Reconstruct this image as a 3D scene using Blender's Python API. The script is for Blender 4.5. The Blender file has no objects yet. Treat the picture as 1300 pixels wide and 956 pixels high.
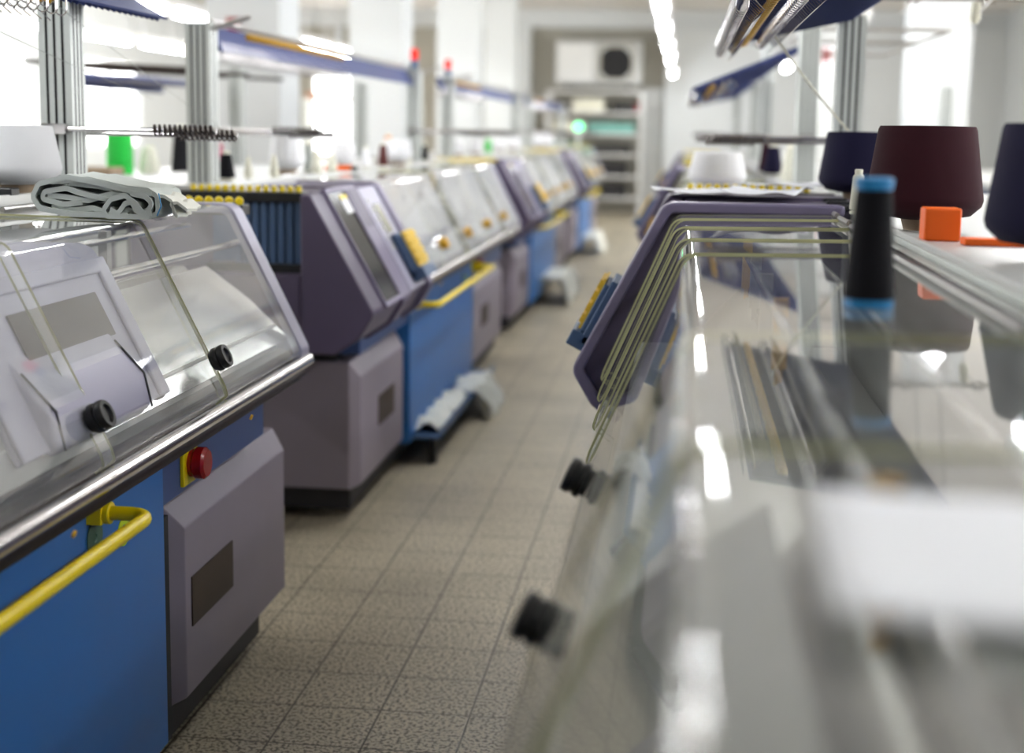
import bpy, bmesh, math, random
from mathutils import Vector, Matrix, Euler
random.seed(7)
SC = bpy.context.scene
COL = SC.collection
PI = math.pi
# ------------------------------------------------------------------ camera
cd = bpy.data.cameras.new('camera'); cam = bpy.data.objects.new('camera', cd); COL.objects.link(cam)
R = [[0.9928514, 0.1183296, 0.0156265], [0.0327417, -0.1441124, -0.9890195], [-0.1147783, 0.9824611, -0.1469565]]
m = Matrix(((R[0][0], -R[1][0], -R[2][0], 0), (R[0][1], -R[1][1], -R[2][1], 0), (R[0][2], -R[1][2], -R[2][2], 1.35), (0, 0, 0, 1)))
cam.matrix_world = m
cd.sensor_width = 36; cd.lens = 1810 / 1300 * 36; cd.shift_y = -44.5 / 1300
cd.clip_start = 0.05; cd.clip_end = 100
cd.dof.use_dof = True; cd.dof.focus_distance = 2.75; cd.dof.aperture_fstop = 2.0
SC.camera = cam
# ------------------------------------------------------------------ world, exposure
w = bpy.data.worlds.new('daylight'); SC.world = w; w.use_nodes = True
w.node_tree.nodes['Background'].inputs[0].default_value = (0.93, 0.96, 1.0, 1)
w.node_tree.nodes['Background'].inputs[1].default_value = 1.0
SC.view_settings.view_transform = 'Standard'; SC.view_settings.look = 'None'
SC.view_settings.gamma = 1; SC.view_settings.use_curve_mapping = False
SC.view_settings.exposure = 0.74
WIN_E = 5.0      # daylight through the window panes
TUBE_E = 42.0     # fluorescent tubes
SC.cycles.max_bounces = 10; SC.cycles.transparent_max_bounces = 24; SC.cycles.glossy_bounces = 5
SC.cycles.caustics_reflective = False; SC.cycles.caustics_refractive = False
SC.cycles.sample_clamp_indirect = 4.0

# ------------------------------------------------------------------ materials
def lin(c):
    return tuple((x/12.92 if x <= .04045 else ((x+.055)/1.055)**2.4) for x in c)
def rgb(r, g, b): return lin((r/255, g/255, b/255)) + (1,)
def newmat(name):
    mt = bpy.data.materials.new(name); mt.use_nodes = True
    nt = mt.node_tree; nt.nodes.clear()
    return mt, nt, nt.nodes, nt.links
def coords(nt, obj=True):
    t = nt.nodes.new('ShaderNodeTexCoord'); return t.outputs['Object']
def mat(name, col, rough=.5, metal=0., var=.06, scale=14, bump=0., bscale=200, spec=.5, coat=0., stretch=None):
    mt, nt, N, L = newmat(name)
    out = N.new('ShaderNodeOutputMaterial'); b = N.new('ShaderNodeBsdfPrincipled'); L.new(b.outputs[0], out.inputs[0])
    b.inputs['Roughness'].default_value = rough; b.inputs['Metallic'].default_value = metal
    b.inputs['Specular IOR Level'].default_value = spec; b.inputs['Coat Weight'].default_value = coat
    co = coords(nt)
    if stretch:
        mp = N.new('ShaderNodeMapping'); mp.inputs['Scale'].default_value = stretch; L.new(co, mp.inputs[0]); co = mp.outputs[0]
    n = N.new('ShaderNodeTexNoise'); n.inputs['Scale'].default_value = scale; n.inputs['Detail'].default_value = 4; L.new(co, n.inputs['Vector'])
    mx = N.new('ShaderNodeMix'); mx.data_type = 'RGBA'
    c = col[:3]
    mx.inputs[6].default_value = tuple(max(0, x*(1-var)) for x in c) + (1,)
    mx.inputs[7].default_value = tuple(min(1, x*(1+var)) for x in c) + (1,)
    L.new(n.outputs['Fac'], mx.inputs[0]); L.new(mx.outputs[2], b.inputs['Base Color'])
    if bump > 0:
        n2 = N.new('ShaderNodeTexNoise'); n2.inputs['Scale'].default_value = bscale; L.new(co, n2.inputs['Vector'])
        bp = N.new('ShaderNodeBump'); bp.inputs['Strength'].default_value = bump; bp.inputs['Distance'].default_value = .002
        L.new(n2.outputs['Fac'], bp.inputs['Height']); L.new(bp.outputs[0], b.inputs['Normal'])
    return mt
def emis(name, col, s):
    mt, nt, N, L = newmat(name)
    out = N.new('ShaderNodeOutputMaterial'); e = N.new('ShaderNodeEmission'); e.inputs[0].default_value = col; e.inputs[1].default_value = s
    L.new(e.outputs[0], out.inputs[0]); return mt
def yarn(name, col, scale=900, rough=.85):
    mt, nt, N, L = newmat(name)
    out = N.new('ShaderNodeOutputMaterial'); b = N.new('ShaderNodeBsdfPrincipled'); L.new(b.outputs[0], out.inputs[0])
    b.inputs['Roughness'].default_value = rough; b.inputs['Sheen Weight'].default_value = .2 if max(col[:3]) > .2 else .02; b.inputs['Specular IOR Level'].default_value = .2
    co = coords(nt)
    wv = N.new('ShaderNodeTexWave'); wv.bands_direction = 'Z'; wv.inputs['Scale'].default_value = scale/4; wv.inputs['Distortion'].default_value = 1.2
    wv.inputs['Detail Scale'].default_value = 3
    L.new(co, wv.inputs[0])
    mx = N.new('ShaderNodeMix'); mx.data_type = 'RGBA'; c = col[:3]
    mx.inputs[6].default_value = tuple(x*.86 for x in c)+(1,); mx.inputs[7].default_value = tuple(min(1, x*1.06) for x in c)+(1,)
    L.new(wv.outputs['Fac'], mx.inputs[0]); L.new(mx.outputs[2], b.inputs['Base Color'])
    bp = N.new('ShaderNodeBump'); bp.inputs['Strength'].default_value = .35; bp.inputs['Distance'].default_value = .002
    L.new(wv.outputs['Fac'], bp.inputs['Height']); L.new(bp.outputs[0], b.inputs['Normal'])
    return mt
def acrylic(name, tint=(.97, .98, .97), haze=.07, rough=.03, hazecol=(.78, .78, .8), ior=1.45):
    mt, nt, N, L = newmat(name)
    out = N.new('ShaderNodeOutputMaterial')
    tr = N.new('ShaderNodeBsdfTransparent'); tr.inputs[0].default_value = tint + (1,)
    df = N.new('ShaderNodeBsdfDiffuse'); df.inputs[0].default_value = hazecol + (1,)
    gl = N.new('ShaderNodeBsdfGlossy'); gl.inputs['Roughness'].default_value = rough; gl.inputs[0].default_value = (1, 1, 1, 1)
    ns = N.new('ShaderNodeTexNoise'); ns.inputs['Scale'].default_value = 5; ns.inputs['Detail'].default_value = 6; L.new(coords(nt), ns.inputs['Vector'])
    mr = N.new('ShaderNodeMapRange'); mr.inputs[1].default_value = .3; mr.inputs[2].default_value = .75
    mr.inputs[3].default_value = haze*.6; mr.inputs[4].default_value = haze*1.5; L.new(ns.outputs['Fac'], mr.inputs[0])
    m1 = N.new('ShaderNodeMixShader'); L.new(mr.outputs[0], m1.inputs[0]); L.new(tr.outputs[0], m1.inputs[1]); L.new(df.outputs[0], m1.inputs[2])
    fr = N.new('ShaderNodeFresnel'); fr.inputs[0].default_value = ior
    ge = N.new('ShaderNodeNewGeometry'); fb = N.new('ShaderNodeMath'); fb.operation = 'SUBTRACT'; fb.use_clamp = True
    L.new(fr.outputs[0], fb.inputs[0]); L.new(ge.outputs['Backfacing'], fb.inputs[1])   # a sheet reflects once, at its outer face
    m2 = N.new('ShaderNodeMixShader'); L.new(fb.outputs[0], m2.inputs[0]); L.new(m1.outputs[0], m2.inputs[1]); L.new(gl.outputs[0], m2.inputs[2])
    L.new(m2.outputs[0], out.inputs[0]); return mt

M = {}
M['purple'] = mat('purple_enamel', rgb(112, 104, 130), .42, var=.05, bump=.08, bscale=600)
M['purple_dark'] = mat('dark_purple_enamel', rgb(84, 74, 98), .45, var=.05, bump=.08, bscale=600)
M['lilac'] = mat('lilac_enamel', rgb(166, 163, 184), .4, var=.04)
M['mauve'] = mat('grey_mauve_enamel', rgb(136, 127, 139), .45, var=.05, bump=.08, bscale=600)
M['blue'] = mat('blue_enamel', rgb(42, 108, 178), .38, var=.08, scale=4)
M['navy'] = mat('slate_blue_enamel', rgb(58, 80, 128), .45, var=.06)
M['plate_blue'] = mat('blue_feeder_enamel', rgb(44, 58, 112), .5, var=.08)
M['tension'] = mat('grey_blue_plastic', rgb(70, 95, 130), .45)
M['yellow'] = mat('yellow_enamel', rgb(238, 210, 10), .35, var=.04)
M['amber'] = mat('amber_plastic', rgb(215, 165, 40), .45)
M['keyyellow'] = mat('yellow_keypad', rgb(226, 190, 60), .5, var=.25, scale=120)
M['black'] = mat('black_plastic', rgb(20, 20, 22), .35)
M['dark'] = mat('dark_recess', rgb(26, 24, 28), .6)
M['red'] = mat('red_plastic', rgb(150, 18, 24), .25)
M['redlamp'] = emis('red_signal_lens', (1, .03, .02, 1), .9)
M['greenlamp'] = emis('green_signal_lens', (.1, 1, .4, 1), 3.0)
M['steel'] = mat('brushed_steel', rgb(190, 188, 186), .28, 1, var=.1, scale=30, stretch=(1, .05, 1))
M['castgrey'] = mat('cast_grey_paint', rgb(150, 150, 146), .7, var=.08)
M['sheen'] = mat('polished_sheet', rgb(225, 224, 224), .22, .75, var=.12, scale=6)
M['chrome'] = mat('polished_steel', rgb(215, 212, 212), .16, 1, var=.04)
M['darksteel'] = mat('dark_brown_steel', rgb(66, 58, 56), .35, .9, var=.1)
M['alu'] = mat('anodised_aluminium', rgb(208, 212, 208), .42, .25, var=.04)
M['black_shade'] = mat('black_slot_shade', rgb(16, 17, 20), .6)  # black colour put in for the shade of slots and gaps
M['whitepaint'] = mat('white_paint', rgb(232, 232, 230), .5, var=.02)
M['greypanel'] = mat('light_grey_sheet', rgb(205, 206, 204), .35, .3, var=.04)
M['paper'] = mat('white_paper', rgb(236, 237, 241), .8, var=.01)
M['plaque'] = mat('brown_black_vent', rgb(60, 48, 40), .5, spec=.25)
M['lcd'] = mat('lcd_glass', rgb(140, 138, 120), .2)
M['smoked'] = mat('smoked_window_glass', rgb(34, 33, 34), .14, 0, spec=.05, var=.75, scale=9)
M['green_disc'] = mat('olive_disc', rgb(70, 100, 80), .5)
M['lime'] = mat('lime_sticker', rgb(205, 225, 30), .5)
M['orange'] = mat('orange_plastic', rgb(250, 105, 10), .45)
M['towel'] = mat('grey_knit_fabric', rgb(200, 206, 201), .95, var=.05, scale=60, bump=.5, bscale=900)
M['cloth'] = mat('pale_knit_cloth', rgb(232, 232, 222), .95, var=.08, scale=20, bump=.4, bscale=500)
M['cream'] = mat('cream_plastic', rgb(232, 230, 212), .5)
M['bluecap'] = mat('blue_plastic', rgb(30, 130, 190), .4)
M['card'] = mat('brown_cardboard', rgb(150, 130, 108), .8)
M['acrylic'] = acrylic('clear_acrylic', haze=.085)
M['acrylic_glare'] = acrylic('painted_glare_acrylic', haze=.28, hazecol=(.86, .86, .88))  # white haze in the colour stands for window glare on farther covers
M['acrylic_right'] = acrylic('clear_acrylic_clean', haze=.06, hazecol=(.68, .69, .67), ior=1.62)
M['edge'] = mat('acrylic_yellow_edge', rgb(200, 199, 150), .3)
M['y_white'] = yarn('white_yarn', rgb(238, 238, 240)); M['y_navy'] = yarn('navy_yarn', rgb(26, 23, 50)); M['y_maroon'] = yarn('maroon_yarn', rgb(46, 8, 20))
M['y_black'] = yarn('black_yarn', rgb(18, 17, 22)); M['y_cream'] = yarn('cream_yarn', rgb(234, 232, 215)); M['y_green'] = yarn('green_yarn', rgb(40, 190, 70))
M['y_brown'] = yarn('dark_brown_yarn', rgb(82, 42, 40)); M['y_grey'] = yarn('grey_yarn', rgb(160, 165, 160)); M['y_orange'] = yarn('orange_yarn', rgb(225, 140, 50))
M['y_magenta'] = yarn('magenta_yarn', rgb(190, 30, 100)); M['y_teal'] = mat('teal_box_paint', rgb(120, 175, 165), .7)

def needle_mat():
    mt, nt, N, L = newmat('needle_bed_steel')
    out = N.new('ShaderNodeOutputMaterial'); b = N.new('ShaderNodeBsdfPrincipled'); L.new(b.outputs[0], out.inputs[0])
    b.inputs['Metallic'].default_value = .9; b.inputs['Roughness'].default_value = .32
    wv = N.new('ShaderNodeTexWave'); wv.bands_direction = 'Y'; wv.inputs['Scale'].default_value = 45; L.new(coords(nt), wv.inputs[0])
    r = N.new('ShaderNodeValToRGB'); r.color_ramp.elements[0].color = rgb(95, 92, 88); r.color_ramp.elements[1].color = rgb(195, 193, 188)
    L.new(wv.outputs['Fac'], r.inputs[0]); L.new(r.outputs[0], b.inputs['Base Color'])
    bp = N.new('ShaderNodeBump'); bp.inputs['Strength'].default_value = .5; bp.inputs['Distance'].default_value = .003
    L.new(wv.outputs['Fac'], bp.inputs['Height']); L.new(bp.outputs[0], b.inputs['Normal']); return mt
M['needle'] = needle_mat()

def terrazzo():
    mt, nt, N, L = newmat('terrazzo_tiles')
    out = N.new('ShaderNodeOutputMaterial'); b = N.new('ShaderNodeBsdfPrincipled'); L.new(b.outputs[0], out.inputs[0])
    co = coords(nt)
    vo = N.new('ShaderNodeTexVoronoi'); vo.inputs['Scale'].default_value = 95; vo.feature = 'F1'; L.new(co, vo.inputs['Vector'])
    ns = N.new('ShaderNodeTexNoise'); ns.inputs['Scale'].default_value = 110; ns.inputs['Detail'].default_value = 3; L.new(co, ns.inputs['Vector'])
    r = N.new('ShaderNodeValToRGB'); e = r.color_ramp.elements
    e[0].position = .40; e[0].color = rgb(100, 90, 73); e[1].position = .53; e[1].color = rgb(206, 195, 170)
    L.new(ns.outputs['Fac'], r.inputs[0])
    hs = N.new('ShaderNodeHueSaturation'); L.new(r.outputs[0], hs.inputs['Color'])
    n2 = N.new('ShaderNodeTexNoise'); n2.inputs['Scale'].default_value = 1.8; n2.inputs['Detail'].default_value = 5; L.new(co, n2.inputs['Vector'])
    mr = N.new('ShaderNodeMapRange'); mr.inputs[1].default_value = .3; mr.inputs[2].default_value = .7; mr.inputs[3].default_value = .74; mr.inputs[4].default_value = 1.12
    L.new(n2.outputs['Fac'], mr.inputs[0]); L.new(mr.outputs[0], hs.inputs['Value'])
    # 0.21 m joints
    mp = N.new('ShaderNodeMapping'); mp.inputs['Location'].default_value = (.66, .03, 0); L.new(co, mp.inputs[0])
    sx = N.new('ShaderNodeSeparateXYZ'); L.new(mp.outputs[0], sx.inputs[0])
    ds = []
    for ax in (0, 1):
        d = N.new('ShaderNodeMath'); d.operation = 'PINGPONG'; d.inputs[1].default_value = .105; L.new(sx.outputs[ax], d.inputs[0]); ds.append(d)
    mn = N.new('ShaderNodeMath'); mn.operation = 'MINIMUM'; L.new(ds[0].outputs[0], mn.inputs[0]); L.new(ds[1].outputs[0], mn.inputs[1])
    lt = N.new('ShaderNodeMapRange'); lt.inputs[1].default_value = .0012; lt.inputs[2].default_value = .0034; L.new(mn.outputs[0], lt.inputs[0])
    mx = N.new('ShaderNodeMix'); mx.data_type = 'RGBA'; mx.inputs[6].default_value = rgb(78, 68, 54)
    L.new(lt.outputs[0], mx.inputs[0]); L.new(hs.outputs[0], mx.inputs[7]); L.new(mx.outputs[2], b.inputs['Base Color'])
    b.inputs['Roughness'].default_value = .42
    bp = N.new('ShaderNodeBump'); bp.inputs['Strength'].default_value = .3; bp.inputs['Distance'].default_value = .002
    L.new(lt.outputs[0], bp.inputs['Height']); L.new(bp.outputs[0], b.inputs['Normal'])
    return mt
M['terrazzo'] = terrazzo()
M['wallwhite'] = mat('white_wall_paint', rgb(210, 213, 214), .8, var=.03, scale=2)
M['wallgrey'] = mat('grey_beige_wall_paint', rgb(176, 172, 160), .8, var=.06, scale=2)
M['ceilingwhite'] = mat('ceiling_paint', rgb(226, 222, 218), .85, var=.03, scale=2)
M['pane'] = emis('daylit_window_glass', (1, 1, 1, 1), WIN_E)
M['tube'] = emis('fluorescent_tube', (.95, .98, 1, 1), TUBE_E)

# ------------------------------------------------------------------ mesh helpers
class MB:
    def __init__(s): s.bm = bmesh.new(); s.mi = 0
    def face(s, vs):
        try:
            f = s.bm.faces.new(vs); f.material_index = s.mi; return f
        except ValueError: return None
    def box(s, x0, x1, y0, y1, z0, z1, mx=None):
        p = [(x0,y0,z0),(x1,y0,z0),(x1,y1,z0),(x0,y1,z0),(x0,y0,z1),(x1,y0,z1),(x1,y1,z1),(x0,y1,z1)]
        v = [s.bm.verts.new((mx @ Vector(q)) if mx else q) for q in p]
        for f in ((0,3,2,1),(4,5,6,7),(0,1,5,4),(1,2,6,5),(2,3,7,6),(3,0,4,7)): s.face([v[i] for i in f])
        return s
    def frustum(s, b0, b1, inset, axis_x0, axis_x1):
        # b0=(y0,y1,z0,z1) at x0, inset rectangle at x1, straight sides then bevelled lip
        (y0, y1, z0, z1) = b0; (a0, a1, c0, c1) = b1; xm = axis_x1 - inset
        ring = lambda x, r: [s.bm.verts.new(q) for q in ((x,r[0],r[2]),(x,r[1],r[2]),(x,r[1],r[3]),(x,r[0],r[3]))]
        A, B, Cc = ring(axis_x0, (y0,y1,z0,z1)), ring(xm, (y0,y1,z0,z1)), ring(axis_x1, (a0,a1,c0,c1))
        s.face(A[::-1]); s.face(Cc)
        for P, Q in ((A,B),(B,Cc)):
            for i in range(4): s.face([P[i], P[(i+1)%4], Q[(i+1)%4], Q[i]])
        return s
    def prism(s, prof, y0, y1):
        a = [s.bm.verts.new((x, y0, z)) for x, z in prof]; b = [s.bm.verts.new((x, y1, z)) for x, z in prof]
        s.face(a); s.face(b[::-1]); n = len(prof)
        for i in range(n): s.face([a[(i+1)%n], a[i], b[i], b[(i+1)%n]])
        return s
    def sheet(s, path, th, y0, y1, edge_mi=None):
        # an extruded sheet following an open (x,z) path, thickness inwards, its cut edges in material edge_mi
        n = len(path); inn = []
        for i in range(n):
            p = Vector(path[max(0,i-1)]); q = Vector(path[min(n-1,i+1)]); d = (q-p).normalized(); nn = Vector((d.y, -d.x))
            inn.append((path[i][0]+nn.x*th, path[i][1]+nn.y*th))
        O0 = [s.bm.verts.new((x,y0,z)) for x,z in path]; O1 = [s.bm.verts.new((x,y1,z)) for x,z in path]
        I0 = [s.bm.verts.new((x,y0,z)) for x,z in inn]; I1 = [s.bm.verts.new((x,y1,z)) for x,z in inn]
        for i in range(n-1):
            s.face([O0[i], O1[i], O1[i+1], O0[i+1]]); s.face([I0[i], I0[i+1], I1[i+1], I1[i]])
        k = s.mi
        if edge_mi is not None: s.mi = edge_mi
        for i in range(n-1):
            s.face([O0[i], O0[i+1], I0[i+1], I0[i]]); s.face([O1[i], I1[i], I1[i+1], O1[i+1]])
        s.face([O0[0], I0[0], I1[0], O1[0]]); s.face([O0[-1], O1[-1], I1[-1], I0[-1]])
        s.mi = k
        return s
    def cyl(s, p0, p1, r0, r1=None, seg=20, caps=True):
        r1 = r0 if r1 is None else r1
        p0, p1 = Vector(p0), Vector(p1); d = (p1-p0).normalized()
        u = d.orthogonal().normalized(); v = d.cross(u)
        A = [s.bm.verts.new(p0 + (u*math.cos(2*PI*i/seg)+v*math.sin(2*PI*i/seg))*r0) for i in range(seg)]
        B = [s.bm.verts.new(p1 + (u*math.cos(2*PI*i/seg)+v*math.sin(2*PI*i/seg))*r1) for i in range(seg)]
        for i in range(seg): s.face([A[i], A[(i+1)%seg], B[(i+1)%seg], B[i]])
        if caps: s.face(A[::-1]); s.face(B)
        return s
    def lathe(s, prof, c=(0,0,0), seg=40, axis=None):
        c = Vector(c); rings = []
        mx = Matrix.Identity(3) if axis is None else Vector((0,0,1)).rotation_difference(Vector(axis)).to_matrix()
        for r, z in prof:
            if r < 1e-6: rings.append([s.bm.verts.new(c + mx @ Vector((0,0,z)))])
            else: rings.append([s.bm.verts.new(c + mx @ Vector((r*math.cos(2*PI*i/seg), r*math.sin(2*PI*i/seg), z))) for i in range(seg)])
        for P, Q in zip(rings, rings[1:]):
            for i in range(seg):
                j = (i+1)%seg
                if len(P) == 1 and len(Q) == 1: continue
                if len(P) == 1: s.face([P[0], Q[j], Q[i]])
                elif len(Q) == 1: s.face([P[i], P[j], Q[0]])
                else: s.face([P[i], P[j], Q[j], Q[i]])
        return s
    def tube(s, pts, r, seg=10):
        pts = [Vector(p) for p in pts]; n = len(pts); prev = None; rings = []
        for i, p in enumerate(pts):
            d = (pts[min(n-1,i+1)] - pts[max(0,i-1)]).normalized()
            if prev is None: u = d.orthogonal().normalized()
            else:
                u = prev - d*prev.dot(d)
                u = u.normalized() if u.length > 1e-6 else d.orthogonal().normalized()
            prev = u; v = d.cross(u)
            rings.append([s.bm.verts.new(p + (u*math.cos(2*PI*k/seg)+v*math.sin(2*PI*k/seg))*r) for k in range(seg)])
        for P, Q in zip(rings, rings[1:]):
            for k in range(seg): s.face([P[k], P[(k+1)%seg], Q[(k+1)%seg], Q[k]])
        s.face(rings[0][::-1]); s.face(rings[-1]); return s
    def build(s, name, mats, parent=None, bevel=0, seg=2, angle=35, smooth=True):
        bmesh.ops.recalc_face_normals(s.bm, faces=s.bm.faces[:])
        me = bpy.data.meshes.new(name); s.bm.to_mesh(me); s.bm.free()
        for mt in (mats if isinstance(mats, (list, tuple)) else [mats]): me.materials.append(M[mt] if isinstance(mt, str) else mt)
        if smooth:
            me.shade_smooth(); me.set_sharp_from_angle(angle=math.radians(angle))
        o = bpy.data.objects.new(name, me); COL.objects.link(o)
        if parent: o.parent = parent
        if bevel > 0:
            b = o.modifiers.new('bevel', 'BEVEL'); b.width = bevel; b.segments = seg; b.limit_method = 'ANGLE'; b.angle_limit = math.radians(30); b.harden_normals = True
        return o
def fillet(pts, rad, seg=6):
    out = []
    for i, p in enumerate(pts):
        r = rad[i] if isinstance(rad, (list, tuple)) else rad
        if i in (0, len(pts)-1) or r <= 0: out.append(tuple(p)); continue
        p = Vector(p); a = (Vector(pts[i-1])-p); b = (Vector(pts[i+1])-p)
        ang = a.angle(b); t = min(r/math.tan(ang/2), a.length*.48, b.length*.48); a.normalize(); b.normalize()
        A, B = p+a*t, p+b*t
        for k in range(seg+1):
            f = k/seg; out.append(tuple(A*(1-f)**2 + p*2*f*(1-f) + B*f**2))
    return out
def closed_fillet(pts, rad, seg=6):
    n = len(pts); out = []
    for i in range(n):
        r = rad[i] if isinstance(rad, (list, tuple)) else rad
        if r <= 0: out.append(tuple(pts[i])); continue
        p = Vector(pts[i]); a = Vector(pts[i-1])-p; b = Vector(pts[(i+1)%n])-p
        ang = a.angle(b); t = min(r/math.tan(ang/2), a.length*.48, b.length*.48); a.normalize(); b.normalize(); A, B = p+a*t, p+b*t
        for k in range(seg+1):
            f = k/seg; out.append(tuple(A*(1-f)**2 + p*2*f*(1-f) + B*f**2))
    return out
def empty(name, loc=(0,0,0), rz=0):
    o = bpy.data.objects.new(name, None); COL.objects.link(o); o.location = loc; o.rotation_euler = (0,0,rz); o.empty_display_size = .1
    return o
def tag(o, label=None, cat=None, group=None, kind=None):
    if label: o['label'] = label
    if cat: o['category'] = cat
    if group: o['group'] = group
    if kind: o['kind'] = kind
    return o
def struct(o): o['kind'] = 'structure'; return o
def copy_tree(o, parent=None):
    c = o.copy(); COL.objects.link(c)
    if parent: c.parent = parent
    for ch in list(o.children): copy_tree(ch, c)
    return c
def B(x0, x1, y0, y1, z0, z1): return MB().box(x0, x1, y0, y1, z0, z1)

# ------------------------------------------------------------------ the room
XL, XR, YF, YB, ZC = -8.0, 5.0, 24.0, -4.0, 3.3
struct(B(XL-.2, XR+.2, YB-.2, YF+.2, -.1, 0).build('floor', 'terrazzo', smooth=False))
struct(B(XL-.2, XR+.2, YB-.2, YF+.2, ZC, ZC+.15).build('ceiling', 'ceilingwhite', smooth=False))
def wall_with_holes(name, axis, pos, th, a0, a1, holes, matname):
    # holes: (a0,a1,z0,z1)
    mb = MB(); cuts = sorted(set([a0, a1] + [h[0] for h in holes] + [h[1] for h in holes]))
    for c0, c1 in zip(cuts, cuts[1:]):
        hs = [h for h in holes if h[0] <= c0+1e-6 and h[1] >= c1-1e-6]
        segs = [(0, hs[0][2]), (hs[0][3], ZC)] if hs else [(0, ZC)]
        for z0, z1 in segs:
            if axis == 'x': mb.box(pos, pos+th, c0, c1, z0, z1)
            else: mb.box(c0, c1, pos, pos+th, z0, z1)
    return struct(mb.build(name, matname, smooth=False))
lw = [(y, y+3.0, 1.0, 2.25) for y in (3.2, 6.8, 10.4, 14.0, 17.6)]
rw = [(y, y+2.6, .9, 2.9) for y in (3.0, 6.6, 10.2, 13.8, 17.4)]
fw = [(-6.3, -4.6, .85, 2.25)]
wall_with_holes('wall_left', 'x', XL-.2, .2, YB, YF, lw, 'wallwhite')
wall_with_holes('wall_right', 'x', XR, .2, YB, YF, rw, 'wallwhite')
wall_with_holes('wall_far', 'y', YF, .2, XL, XR, fw, 'wallgrey')
struct(B(XL, XR, YB-.2, YB, 0, ZC).build('wall_back', 'wallwhite', smooth=False))
wn = [0]
def window(axis, pos, a0, a1, z0, z1, inward, nm):
    wn[0] += 1
    e = empty('window_%d' % wn[0], (0, 0, 0)); struct(e)
    f, g = MB(), MB(); t = .05
    def bx(mb, b0, b1, c0, c1, d0, d1):
        if axis == 'x': mb.box(pos+d0, pos+d1, b0, b1, c0, c1)
        else: mb.box(b0, b1, pos+d0, pos+d1, c0, c1)
    bx(f, a0, a0+t, z0, z1, 0, .08); bx(f, a1-t, a1, z0, z1, 0, .08); bx(f, a0, a1, z0, z0+t, 0, .08); bx(f, a0, a1, z1-t, z1, 0, .08)
    for k in range(1, nm):
        c = a0+(a1-a0)*k/nm; bx(f, c-.025, c+.025, z0, z1, 0, .08)
    bx(g, a0+t, a1-t, z0+t, z1-t, .03, .045)
    f.build('window_frame', 'whitepaint', e, smooth=False); g.build('pane', 'pane', e, smooth=False)
for h in lw: window('x', XL-.12, *h, 1, 3)
for h in rw: window('x', XR+.04, *h, 1, 3)
for h in fw: window('y', YF+.05, *h, 1, 3)
# columns, beam, far alcove
def trim(n, mb, m_='whitepaint'): return struct(mb.build('trim_%d' % n, m_, smooth=False))
cols = [(-2.92, 9.6, .5), (-2.95, 13.9, .52), (-2.75, 17.6, .5), (-2.72, 21.4, .45), (2.2, 13.2, .5), (1.9, 20.5, .5)]
for i, (x, y, s) in enumerate(cols): trim(i+1, MB().box(x-s/2, x+s/2, y-s/2, y+s/2, 0, ZC), 'wallwhite')
trim(8, MB().box(XL, XR, YF-.3, YF, 3.02, ZC), 'wallwhite')
trim(9, MB().box(-.33, XR, YF-.4, YF, 0, 3.02), 'wallwhite')
trim(10, MB().box(-3.1, -2.55, YF-.35, YF, 0, 3.02), 'wallwhite')
for k, x in enumerate((-6.9, -5.8, -4.7, -3.8)): trim(11+k, MB().box(x-.06, x+.06, YF-.08, YF, 2.25, 3.02), 'wallwhite')
# grey service door beside the racking
e = struct(empty('door_1'))
MB().box(-.72, -.36, YF-.07, YF-.02, 0, 2.05).build('door_leaf', 'greypanel', e, bevel=.004)
MB().cyl((-.66, YF-.07, 1.0), (-.66, YF-.13, 1.0), .015).build('door_handle', 'steel', e)
def strip(mb, a, b, wd, n): return mb

# ------------------------------------------------------------------ ceiling lamps
def lamp():
    e = empty('tube_lamp')
    MB().box(-.06, .06, -.62, .62, .03, .09).build('lamp_body', 'whitepaint', e, bevel=.01)
    MB().cyl((0, -.58, 0), (0, .58, 0), .03, seg=14).build('tube', 'tube', e)
    for s in (-1, 1): MB().box(-.03, .03, s*.60-.02, s*.60+.02, -.03, .035).build('end_cap', 'whitepaint', e)
    for s in (-1, 1): MB().cyl((0, s*.45, .09), (0, s*.45, ZC-2.25), .006, seg=6).build('hanger', 'steel', e)
    return e
rows = [(-4.15, [3.0, 6.0, 10.6, 12.0, 14.6, 16.0, 17.4, 18.8, 20.4], 'row beyond the left machines'), (-6.1, [6.5, 8.0, 9.6, 11.4, 13.0, 14.8, 16.3, 17.7], 'row along the left windows'),  # nearest lamps beyond the left machines are added to light the foreground
        (-.2, [5.6, 8.4, 11.0, 13.2, 15.6, 18.0, 22.4], 'row over the aisle'), (-1.95, [2.2, 6.2], 'added unseen row over the left machines'), (1.38, [.4, 2.5, 5.5, 8.5, 12.3, 20.0], 'row over the right machines')]  # left-machine row and nearest aisle and right lamps are added for light
L0 = None
for x, ys, lab in rows:
    ORD = ['nearest', 'second', 'third', 'fourth', 'fifth', 'sixth', 'seventh', 'eighth', 'ninth', 'farthest']
    for i, y in enumerate(ys):
        o = lamp() if L0 is None else copy_tree(L0)
        if L0 is None: L0 = o
        o.location = (x, y, 2.25)
        tag(o, 'white fluorescent tube lamp, %s from the camera in the %s' % (ORD[i] if i < len(ys)-1 else 'farthest', lab), 'lamp', 'fluorescent lamps in the ' + lab)

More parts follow.
